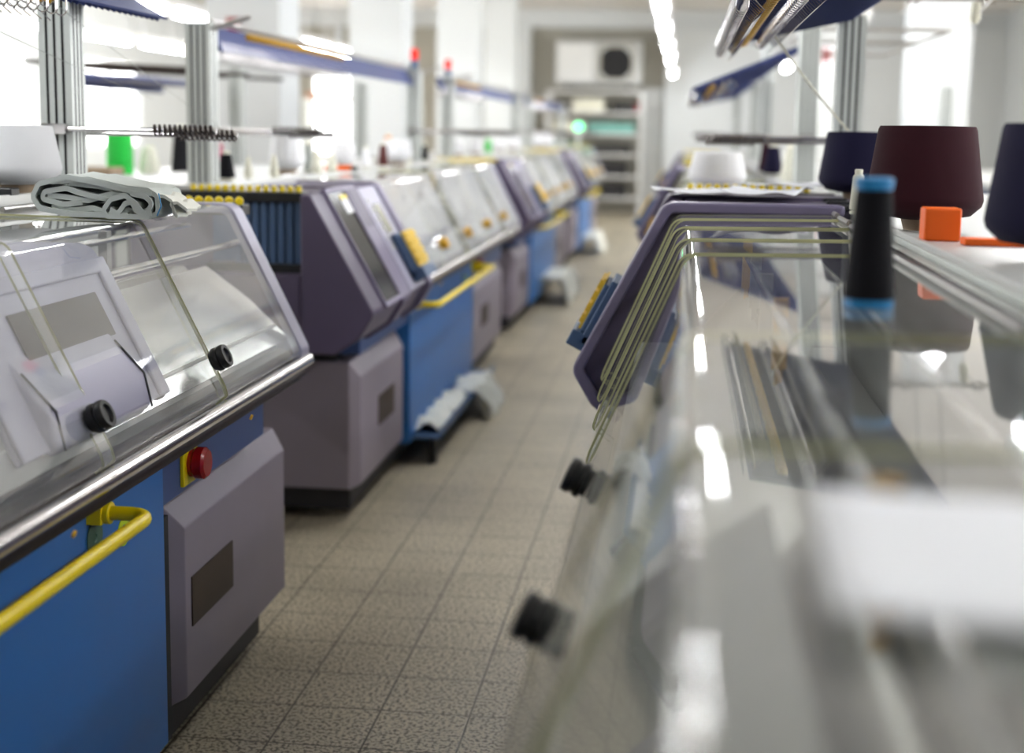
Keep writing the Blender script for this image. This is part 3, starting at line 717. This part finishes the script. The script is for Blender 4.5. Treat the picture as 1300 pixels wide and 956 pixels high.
for (f, m_, r, h, x, y, lab) in [(cylinder_pack, 'y_green', .060, .215, -2.55, 6.3, 'bright green upright yarn tube on the bench behind the left row'),
    (cone_tall, 'y_black', .055, .19, -2.75+.05, 6.7, 'black spool half hidden behind the green tube'),
    (cone_tall, 'y_navy', .045, .17, -2.55, 7.2, 'navy spool a little right of the green tube'),
    (cone_tall, 'y_grey', .06, .17, -2.35, 6.6, 'pale grey spool between green tube and tall black cone'),
    (cone_tall, 'y_magenta', .035, .15, -2.32, 7.0, 'magenta spool touching the tall black cone'),
    (cone_tall, 'y_black', .046, .225, -2.28, 6.35, 'tall black cone with a round top on the rear bench'),
    (cone_tall, 'y_cream', .05, .13, -2.45, 6.4, 'low cream spool in front of the navy one'),
    (cone_tall, 'y_cream', .05, .13, -2.70, 5.75, 'low cream spool left of the green tube')]:
    put(f(m_, r, h), x, y, ZB, lab, group=G2)
# cones on the right
put(cone_big('y_navy', .106, .192), .530, 2.07, ZR, 'big navy yarn cone nearest the camera at the right edge')
put(cone_big('y_maroon', .106, .190), .445, 2.72, ZR, 'big dark maroon yarn cone between the two navy cones')
put(cone_big('y_navy', .104, .180), .465, 3.90, ZR, 'navy yarn cone in front of the slotted right post')
put(cone_tall('y_cream', .017, .098, taper=.7), .385, 3.22, ZR, 'small cream bobbin just left of the black spool with blue ends')
o = put(cone_tall('y_black', .029, .148, 'bluecap', .70), .217, 1.665, 1.155, 'black yarn spool with blue ends standing on the near clear cover')
for c in list(o.children):      # deeper blue rims
    if c.name.startswith('spool_base'): c.data = c.data.copy(); c.scale = (1.02, 1.02, 2.2)
    if c.name.startswith('spool_tip'): c.scale = (1.45, 1.45, 1.0)
put(cone_big('y_white', .098, .135), .118, 4.93, 1.150, 'white yarn cone on the right machine behind a row of yellow knobs')
for (m_, r, h, x, y, lab) in [('y_maroon', .045, .165, .40, 6.9, 'maroon spool behind the white cone on the right'), ('y_navy', .045, .14, .40, 6.5, 'dark navy spool right of the maroon one'),
    ('y_cream', .05, .15, .44, 5.85, 'tall cream spool right of the dark spools'), ('y_white', .045, .15, .50, 6.35, 'white spool right of the tall cream one'), ('y_brown', .04, .13, .66, 6.4, 'dark brown spool between the right posts')]:
    put(cone_tall(m_, r, h), x, y, 1.165, lab, group='spools on the second right shelf')

# ------------------------------------------------------------------ small things
o = B(-.03, .03, -.025, .025, 0, .055).build('foam_block', 'orange', bevel=.004); o.location = (.43, 2.45, ZR); tag(o, 'bright orange block between the maroon and near navy cones', 'block')
o = B(-.05, .05, -.02, .02, 0, .012).build('foam_strip', 'orange', bevel=.003); o.location = (.50, 2.36, ZR); tag(o, 'flat orange strip lying beside the orange block', 'strip')
for i, (x, y, s) in enumerate([(.38, 3.55, .03), (.375, 3.35, .035), (.385, 3.70, .03)]):
    o = B(-s, s, -.018, .018, 0, .012).build('black_clamp', 'black', bevel=.003); o.location = (x, y, ZR)
    tag(o, ['flat black clamp on the right shelf edge, middle of three', 'flat black clamp on the right shelf edge, nearest of three', 'flat black clamp on the right shelf edge, farthest of three'][i], 'clamp', 'flat black clamps on the right shelf edge')
for i, (x, y, s) in enumerate([(-1.53, 3.28, .045)]):
    o = B(-s, s, -.02, .02, 0, .016).build('black_clamp', 'black', bevel=.003); o.location = (-1.50, 3.0, 1.19)
    tag(o, 'flat black clamp in front of the big white cone on the left', 'clamp')
def rotbox(*a): pass
o = B(-.04, .04, -.06, .06, 0, .03).build('cardboard_tray', 'card', bevel=.003); o.location = (-2.62, 6.15, ZB); o.scale = (3, 1.2, 1.2); tag(o, 'flat brown cardboard tray in front of the green tube', 'tray')
o = B(-.035, .035, -.03, .03, 0, .05).build('orange_box', 'orange', bevel=.004); o.location = (-2.72, 5.2, ZB); tag(o, 'small orange box on the rear bench beside the slotted post', 'box')
o = MB().lathe([(0,0),(.04,0),(.045,.02),(.02,.035),(0,.036)], (0,0,0), 20).build('round_pot_lid', 'black'); o.location = (-2.60, 5.18, ZB); tag(o, 'black cap right of the small orange box', 'cap')
o = B(-.06, .06, -.015, .015, 0, .022).build('cutter_knife', ['orange'], bevel=.005); o.location = (-1.46, 6.0, ZL); tag(o, 'orange handled cutter lying before the white cones', 'cutter')
MB().box(.06, .085, -.014, .014, .001, .02).build('cutter_tip', 'black', o)

# sheets of paper
def sheet_paper(name, w_, d_, loc, rz, label, curl=.004, nx=14, ny=10, group=None):
    mb = MB(); g = []
    for i in range(nx+1):
        r_ = []
        for j in range(ny+1):
            x = (i/nx-.5)*w_; y = (j/ny-.5)*d_
            z = curl*(math.sin(i*.7+1)*math.cos(j*.5)+1) * (abs(i/nx-.5)*2)**1.5
            r_.append(mb.bm.verts.new((x, y, z)))
        g.append(r_)
    for i in range(nx):
        for j in range(ny): mb.face([g[i][j], g[i+1][j], g[i+1][j+1], g[i][j+1]])
    o = mb.build(name, 'paper', angle=180); s = o.modifiers.new('thickness', 'SOLIDIFY'); s.thickness = .0006
    o.location = loc; o.rotation_euler = (0, 0, rz); tag(o, label, 'paper', group); return o
sheet_paper('paper_sheet', .30, .200, (.218, .640, 1.163), -.05, 'large white paper sheet lying on the clear cover in the right foreground', .001)
sheet_paper('paper_sheet', .21, .29, (.04, 3.72, 1.200), .15, 'white paper at the aisle side of the purple head on the right', .005)
sheet_paper('paper_sheet', .21, .29, (.20, 3.62, 1.205), -.25, 'white paper with curled edge on the middle of the right purple head', .008)
sheet_paper('paper_sheet', .21, .20, (.30, 3.95, 1.212), .5, 'white paper overlapping others near the right shelf', .004)

# folded knitted fabric on the near left covers: closed wavy layers
def folded_fabric():
    # loose layers fill the inside of the outer fold
    e = empty('folded_fabric'); tag(e, 'folded pale grey knitted fabric lying on the near left machine covers', 'fabric')
    th = .0105
    def ribbon(path, y0, y1, name, mt='towel', wob=.004, t=th):
        # path in local (x = along the width seen, z): closed strip cross section extruded along y with wobble
        mb = MB(); ny = 18; P = fillet(path, .012, 5); rings = []
        for j in range(ny+1):
            f = j/ny; y = y0+(y1-y0)*f; ring = []
            dx = wob*math.sin(f*9+path[0][0]*20); dz = wob*.4*math.sin(f*6.5+1)
            n = len(P); o_ = []; i_ = []
            for i in range(n):
                p = Vector(P[max(0,i-1)]); q = Vector(P[min(n-1,i+1)]); d = (q-p).normalized(); nn = Vector((-d.y, d.x))
                o_.append((P[i][0]+nn.x*t/2+dx, y, max(.0005, P[i][1]+nn.y*t/2+dz*min(1, P[i][1]*30))))
                i_.append((P[i][0]-nn.x*t/2+dx, y, max(.0005, P[i][1]-nn.y*t/2+dz*min(1, P[i][1]*30))))
            rings.append([mb.bm.verts.new(v) for v in o_ + i_[::-1]])
        for A, B_ in zip(rings, rings[1:]):
            n = len(A)
            for i in range(n): mb.face([A[i], A[(i+1)%n], B_[(i+1)%n], B_[i]])
        mb.face(rings[0][::-1]); mb.face(rings[-1])
        return mb.build(name, mt, e, angle=80)
    # big outer fold, open towards the camera
    ribbon([(.10,.008),(-.05,.008),(-.135,.018),(-.155,.040),(-.135,.066),(-.06,.080),(.02,.070),(.10,.056),(.165,.050)], 0, .21, 'outer_fold')
    ribbon([(-.02,.030),(-.07,.026),(-.125,.036),(-.120,.050),(-.06,.058),(-.03,.050),(.0,.044),(.06,.036)], .006, .20, 'inner_fold')
    ribbon([(.165,.006),(.10,.005),(.052,.005),(.040,.016),(.062,.038),(.10,.046),(.13,.030),(.145,.014),(.17,.012)], -.004, .20, 'front_roll')
    ribbon([(.055,.018),(.075,.010),(.095,.030),(.112,.034),(.125,.016),(.15,.012),(.168,.030),(.150,.044),(.11,.050)], -.003, .19, 'pleat')
    ribbon([(.16,.004),(.185,.012),(.182,.046),(.158,.056),(.10,.060),(.0,.076),(-.10,.070)], .003, .21, 'top_layer')
    ribbon([(.165,.046),(.20,.044),(.222,.034),(.226,.010),(.236,-.0+.004),(.226,.02),(.216,.03),(.236,.032),(.262,.018)], .01, .14, 'ribbed_end', 'cloth', .006, .006)
    ribbon([(-.10,.020),(-.04,.016),(.01,.020),(.045,.012)], .012, .20, 'loose_layer')
    ribbon([(-.11,.043),(-.06,.040),(0,.034),(.05,.046),(.09,.052)], .010, .20, 'loose_layer')
    ribbon([(.075,.012),(.10,.018),(.128,.012),(.16,.020)], .012, .19, 'loose_layer')
    ribbon([(-.05,.068),(.03,.062),(.12,.052),(.17,.050)], .010, .20, 'loose_layer')
    MB().tube([(.183, .0, .008), (.196, -.003, .028), (.188, .002, .052)], .0018, 6).build('blue_stitch', 'bluecap', e)
    return e
o = folded_fabric(); o.location = (-1.16, 2.70, 1.163); o.rotation_euler = (0, 0, .10); o.scale = (.74, .9, 1.0)

# cloth hanging out under the blue bins
def draped(name, label, x0, x1, y0, y1, ztop, seed):
    rnd = random.Random(seed); mb = MB(); nu, nv = 30, 16; g = []
    ph = [rnd.uniform(0, 6) for _ in range(5)]
    for i in range(nu+1):
        r_ = []
        for j in range(nv+1):
            u = i/nu; v = j/nv; y = y0+(y1-y0)*u
            out = v; zz = ztop*(1-v)**1.1*(.55+.45*math.sin(u*3.1)) + .02
            if v < .25: zz = ztop - .02*v
            else: zz = ztop*(1-((v-.25)/.75)**1.2) * (1) + .012
            x = x0 + (x1-x0)*(min(1, v/.25)*.55 + .45*v) + .022*math.sin(u*26+ph[0]) + .014*math.sin(u*51+v*5+ph[1])
            zz += .010*math.sin(u*17+v*7+ph[2])
            y += .02*math.sin(v*5+ph[3])
            r_.append(mb.bm.verts.new((x, y, max(.006, zz))))
        g.append(r_)
    for i in range(nu):
        for j in range(nv): mb.face([g[i][j], g[i+1][j], g[i+1][j+1], g[i][j+1]])
    o = mb.build(name, 'cloth', angle=180); s = o.modifiers.new('thickness', 'SOLIDIFY'); s.thickness = .005
    tag(o, label, 'cloth', 'pale cloths hanging from the fabric trays'); return o
def tray(label, x0, x1, y0, y1, z):
    e = empty('fabric_tray', (0,0,0)); tag(e, label, 'tray', 'low trays in front of the left machines')
    MB().box(x0, x1, y0, y1, z, z+.012).box(x1-.008, x1, y0, y1, z, z+.04).build('tray_sheet', 'tension', e, bevel=.002)
    for y in (y0+.06, y1-.06):
        MB().box(x1-.06, x1-.03, y-.02, y+.02, 0, z).build('leg', 'dark', e)
    return e
tray('low blue-grey tray under the second left machine, pale cloth on it', -1.09, -.93, 5.55, 7.2, .11)
draped('knitted_cloth', 'pale white cloth hanging over the tray edge to the floor by the second left machine', -1.04, -.87, 6.45, 6.9, .15, 3)
o = MB()
def flat_cloth(name, label, x0, x1, y0, y1, z, seed, h=.03):
    rnd = random.Random(seed); mb = MB(); nu, nv = 36, 8; g = []; ph = [rnd.uniform(0, 6) for _ in range(4)]
    for i in range(nu+1):
        r_ = []
        for j in range(nv+1):
            u, v = i/nu, j/nv
            r_.append(mb.bm.verts.new((x0+(x1-x0)*v+.01*math.sin(u*14+ph[0]), y0+(y1-y0)*u, z+h*(.5+.5*math.sin(u*25+ph[1])*math.cos(v*6+ph[2]))*math.sin(PI*min(1, max(0, v*.9+.05))))))
        g.append(r_)
    for i in range(nu):
        for j in range(nv): mb.face([g[i][j], g[i+1][j], g[i+1][j+1], g[i][j+1]])
    o = mb.build(name, 'cloth', angle=180); s = o.modifiers.new('thickness', 'SOLIDIFY'); s.thickness = .006; s.offset = 1
    tag(o, label, 'cloth'); return o
flat_cloth('knitted_cloth', 'crumpled pale cloth lying along the tray of the second left machine', -1.075, -.95, 5.62, 6.4, .125, 5, .05)
draped('knitted_cloth', 'pale cloth heap hanging to the floor by the third left machine', -1.08, -.84, 10.9, 11.9, .22, 8)
draped('knitted_cloth', 'pale cloth heap hanging to the floor by the farthest left machine', -1.08, -.86, 15.6, 16.6, .2, 12)

# beige yarn running down beside the right post, thin yarns elsewhere
def strand(p0, p1, r, m_, label, sag=.02, group=None):
    p0, p1 = Vector(p0), Vector(p1); pts = []
    for i in range(13): f = i/12; p = p0.lerp(p1, f); p.z -= sag*4*f*(1-f); pts.append(p)
    o = MB().tube(pts, r, 6).build('yarn_strand', m_, None); tag(o, label, 'yarn', group); return o
strand((.205, 3.9, 1.64), (.44, 3.95, 1.36), .0035, 'y_cream', 'beige yarn running from the right feeder plate down to a navy cone', .01)
strand((-1.40, 3.0, 1.64), (-1.45, 4.6, 1.30), .0008, 'y_grey', 'thin grey yarn slanting down past the near left post', .01)
strand((-1.36, 2.2, 1.62), (-1.48, 3.9, 1.42), .0008, 'y_grey', 'thin grey yarn high at the left edge crossing the slotted post', .01)
strand((-1.50, 4.5, 1.62), (-1.55, 4.7, 1.26), .0008, 'y_grey', 'thin grey yarn dropping to the small black bobbin', .0)

# ------------------------------------------------------------------ far end: rack, air conditioner, red things, window rail
e = empty('air_conditioner', (-1.42, YF-.36, 0)); tag(e, 'grey white air conditioner unit with a dark round fan on the far wall', 'air conditioner')
MB().box(-.70, .70, 0, .34, 2.10, 2.80).build('casing', 'greypanel', e, bevel=.02)
MB().box(-.66, -.08, -.012, 0, 2.15, 2.76).build('front_panel', 'whitepaint', e, bevel=.01)
g = MB()
g.box(0, .56, -.012, 0, 2.16, 2.20).box(0, .56, -.012, 0, 2.70, 2.74).box(0, .04, -.012, 0, 2.16, 2.74).box(.54, .58, -.012, 0, 2.16, 2.74)
g.build('fan_frame', 'wallgrey', e)
MB().lathe([(0,0),(.27,0),(.28,.01),(.28,.03),(0,.03)], (.28, -.004, 2.45), 40, (0,1,0)).build('fan_opening', 'black', e)
fg = MB()
for r in (.06, .12, .18, .235): fg.lathe([(r-.004,0),(r+.004,0),(r+.004,.006),(r-.004,.006),(r-.004,0)], (.28, -.012, 2.45), 36, (0,1,0))
for a in range(4): 
    c, s = math.cos(a*PI/4)*.24, math.sin(a*PI/4)*.24; fg.cyl((.28-c, -.01, 2.45-s), (.28+c, -.01, 2.45+s), .004, seg=6)
fg.build('fan_grille', 'dark', e)
for x in (-.5, .5): MB().box(x-.02, x+.02, 0, .34, 2.04, 2.10).build('bracket', 'darksteel', e)

e = empty('storage_rack', (-1.45, YF-.75, 0)); tag(e, 'tall pale metal storage rack against the far wall below the air conditioner', 'rack')
for x in (-.78, .74):
    for y in (0, .5): MB().box(x, x+.05, y, y+.05, 0, 2.0).build('upright', 'whitepaint', e)
for z in (.25, .6, .95, 1.28, 1.62, 1.96): MB().box(-.78, .79, 0, .55, z, z+.035).build('rack_shelf', 'whitepaint', e)
def box_thing(name, mt, x0, x1, z0, z1, label, cat='box', group='boxes on the far rack'):
    o = B(-(x1-x0)/2, (x1-x0)/2, -.18, .18, 0, z1-z0); o.box(-(x1-x0)/2-.004, (x1-x0)/2+.004, -.184, .184, (z1-z0)*.82, (z1-z0)*1.0+.004)
    o = o.build(name, mt, bevel=.006); o.location = ((x0+x1)/2, YF-.75+.26, z0); tag(o, label, cat, group); return o
box_thing('storage_box', 'black', -1.15, -.80, 1.655, 1.80, 'black box on the upper rack shelf, right side')
box_thing('storage_box', 'red', -.79, -.72, 1.655, 1.80, 'narrow red box at the right end of the upper rack shelf')
box_thing('storage_box', 'plaque', -2.1, -1.95, 1.655, 1.82, 'dark brown box on the upper rack shelf, left side')
box_thing('storage_box', 'cream', -1.80, -1.3, 1.655, 1.86, 'cream box on the upper rack shelf beside the black one')
box_thing('storage_box', 'y_teal', -1.55, -.80, 1.315, 1.48, 'long teal box on the rack shelf under the black box')
box_thing('storage_box', 'cream', -2.1, -1.6, 1.315, 1.5, 'cream box left of the long teal box')
box_thing('storage_box', 'dark', -1.5, -.85, .985, 1.12, 'dark box on the middle rack shelf')
box_thing('storage_box', 'y_teal', -2.1, -1.6, .985, 1.15, 'teal box on the middle rack shelf, left of a dark one')
box_thing('storage_box', 'dark', -1.7, -.9, .635, .85, 'dark box on the second lowest rack shelf')
box_thing('storage_box', 'dark', -1.9, -.9, .285, .5, 'wide dark box on the lowest rack shelf')
e = empty('wooden_rail', (0,0,0)); tag(e, 'orange brown wooden rail with cloth hung across the far window', 'rail')
MB().tube([(-5.9, 22.2, 1.83), (-5.3, 22.2, 1.79), (-4.6, 22.2, 1.765), (-4.1, 22.2, 1.70)], .05, 10).build('rail_bar', mat('orange_wood', rgb(200, 125, 80), .6, var=.2), e)
MB().box(-5.95, -5.85, 22.15, 22.25, 0, 1.8).box(-4.15, -4.05, 22.15, 22.25, 0, 1.72).build('leg', 'alu', e)
o = MB().cyl((-1.55, 20.9, 1.2), (-1.55, 20.9, 1.36), .02).lathe([(.03,1.36),(.05,1.38),(.05,1.43),(.02,1.46),(0,1.46)], (-1.55, 20.9, 0), 16)
e = empty('signal_lamp', (-1.35, 18.6, 1.165)); tag(e, 'small green signal lamp glowing in front of the far rack', 'lamp')
o.bm.free()
MB().cyl((0, 0, -1.165), (0, 0, .19), .018).build('stem', 'alu', e); MB().lathe([(0,.19),(.05,.2),(.055,.24),(.03,.28),(0,.29)], (0,0,0), 16).build('lens', 'greenlamp', e)
# notice on the white wall far right, sign on column
for nm, x, y, z, lab in (('wall_notice', 1.90, 20.24, 2.35, 'small white notice with red marks on the far right column'),):
    e = B(-.14, .14, -.01, 0, -.25, .25).build(nm, 'paper'); e.location = (x, y, z); tag(e, lab, 'notice')
    MB().box(-.07, .07, -.014, -.010, .10, .16).box(-.07, .07, -.014, -.010, -.02, .06).build('red_marks', 'red', e)
o = B(-.10, .10, -.02, 0, -.16, .16).build('wall_notice', 'red'); o.location = (-2.98, 9.34, 1.98); tag(o, 'small red notice on the first left white column', 'notice')
o.scale = (.4, 1, .45)

# creel bars with pins above the right shelves
r1s = [o for o in bpy.data.objects if o.name.startswith('yarn_stand') and 'near right' in o.get('label', '')][0]
mb = MB().cyl((.45, 4.42, 1.752), (1.35, 4.42, 1.752), .008, seg=10)
for x in (.66, .88, 1.10): mb.cyl((x, 4.40, 1.75), (x-.05, 4.33, 1.70), .005, .001, seg=8); mb.cyl((x-.015, 4.42, 1.752), (x+.015, 4.42, 1.752), .015, seg=12)
mb.build('creel_bar', 'steel', r1s)
MB().cyl((.84, 4.42, 1.74), (.84, 4.42, 1.69), .014, .017, 16).cyl((.84, 4.42, 1.69), (.84, 4.42, 1.68), .010, seg=12).build('ceramic_guide', 'cream', r1s)
r2s = [o for o in bpy.data.objects if o.name.startswith('yarn_stand') and 'steeply' in o.get('label', '')][0]
mb = MB()
for y in (6.4, 7.3, 8.4): mb.cyl((.5, y, 1.80), (1.12, y, 1.80), .009, seg=8)
mb.cyl((1.12, 6.4, 1.80), (1.12, 8.4, 1.80), .009, seg=8); mb.cyl((.5, 6.4, 1.80), (.5, 9.0, 1.80), .009, seg=8)
mb.build('wire_frame', 'steel', r2s)
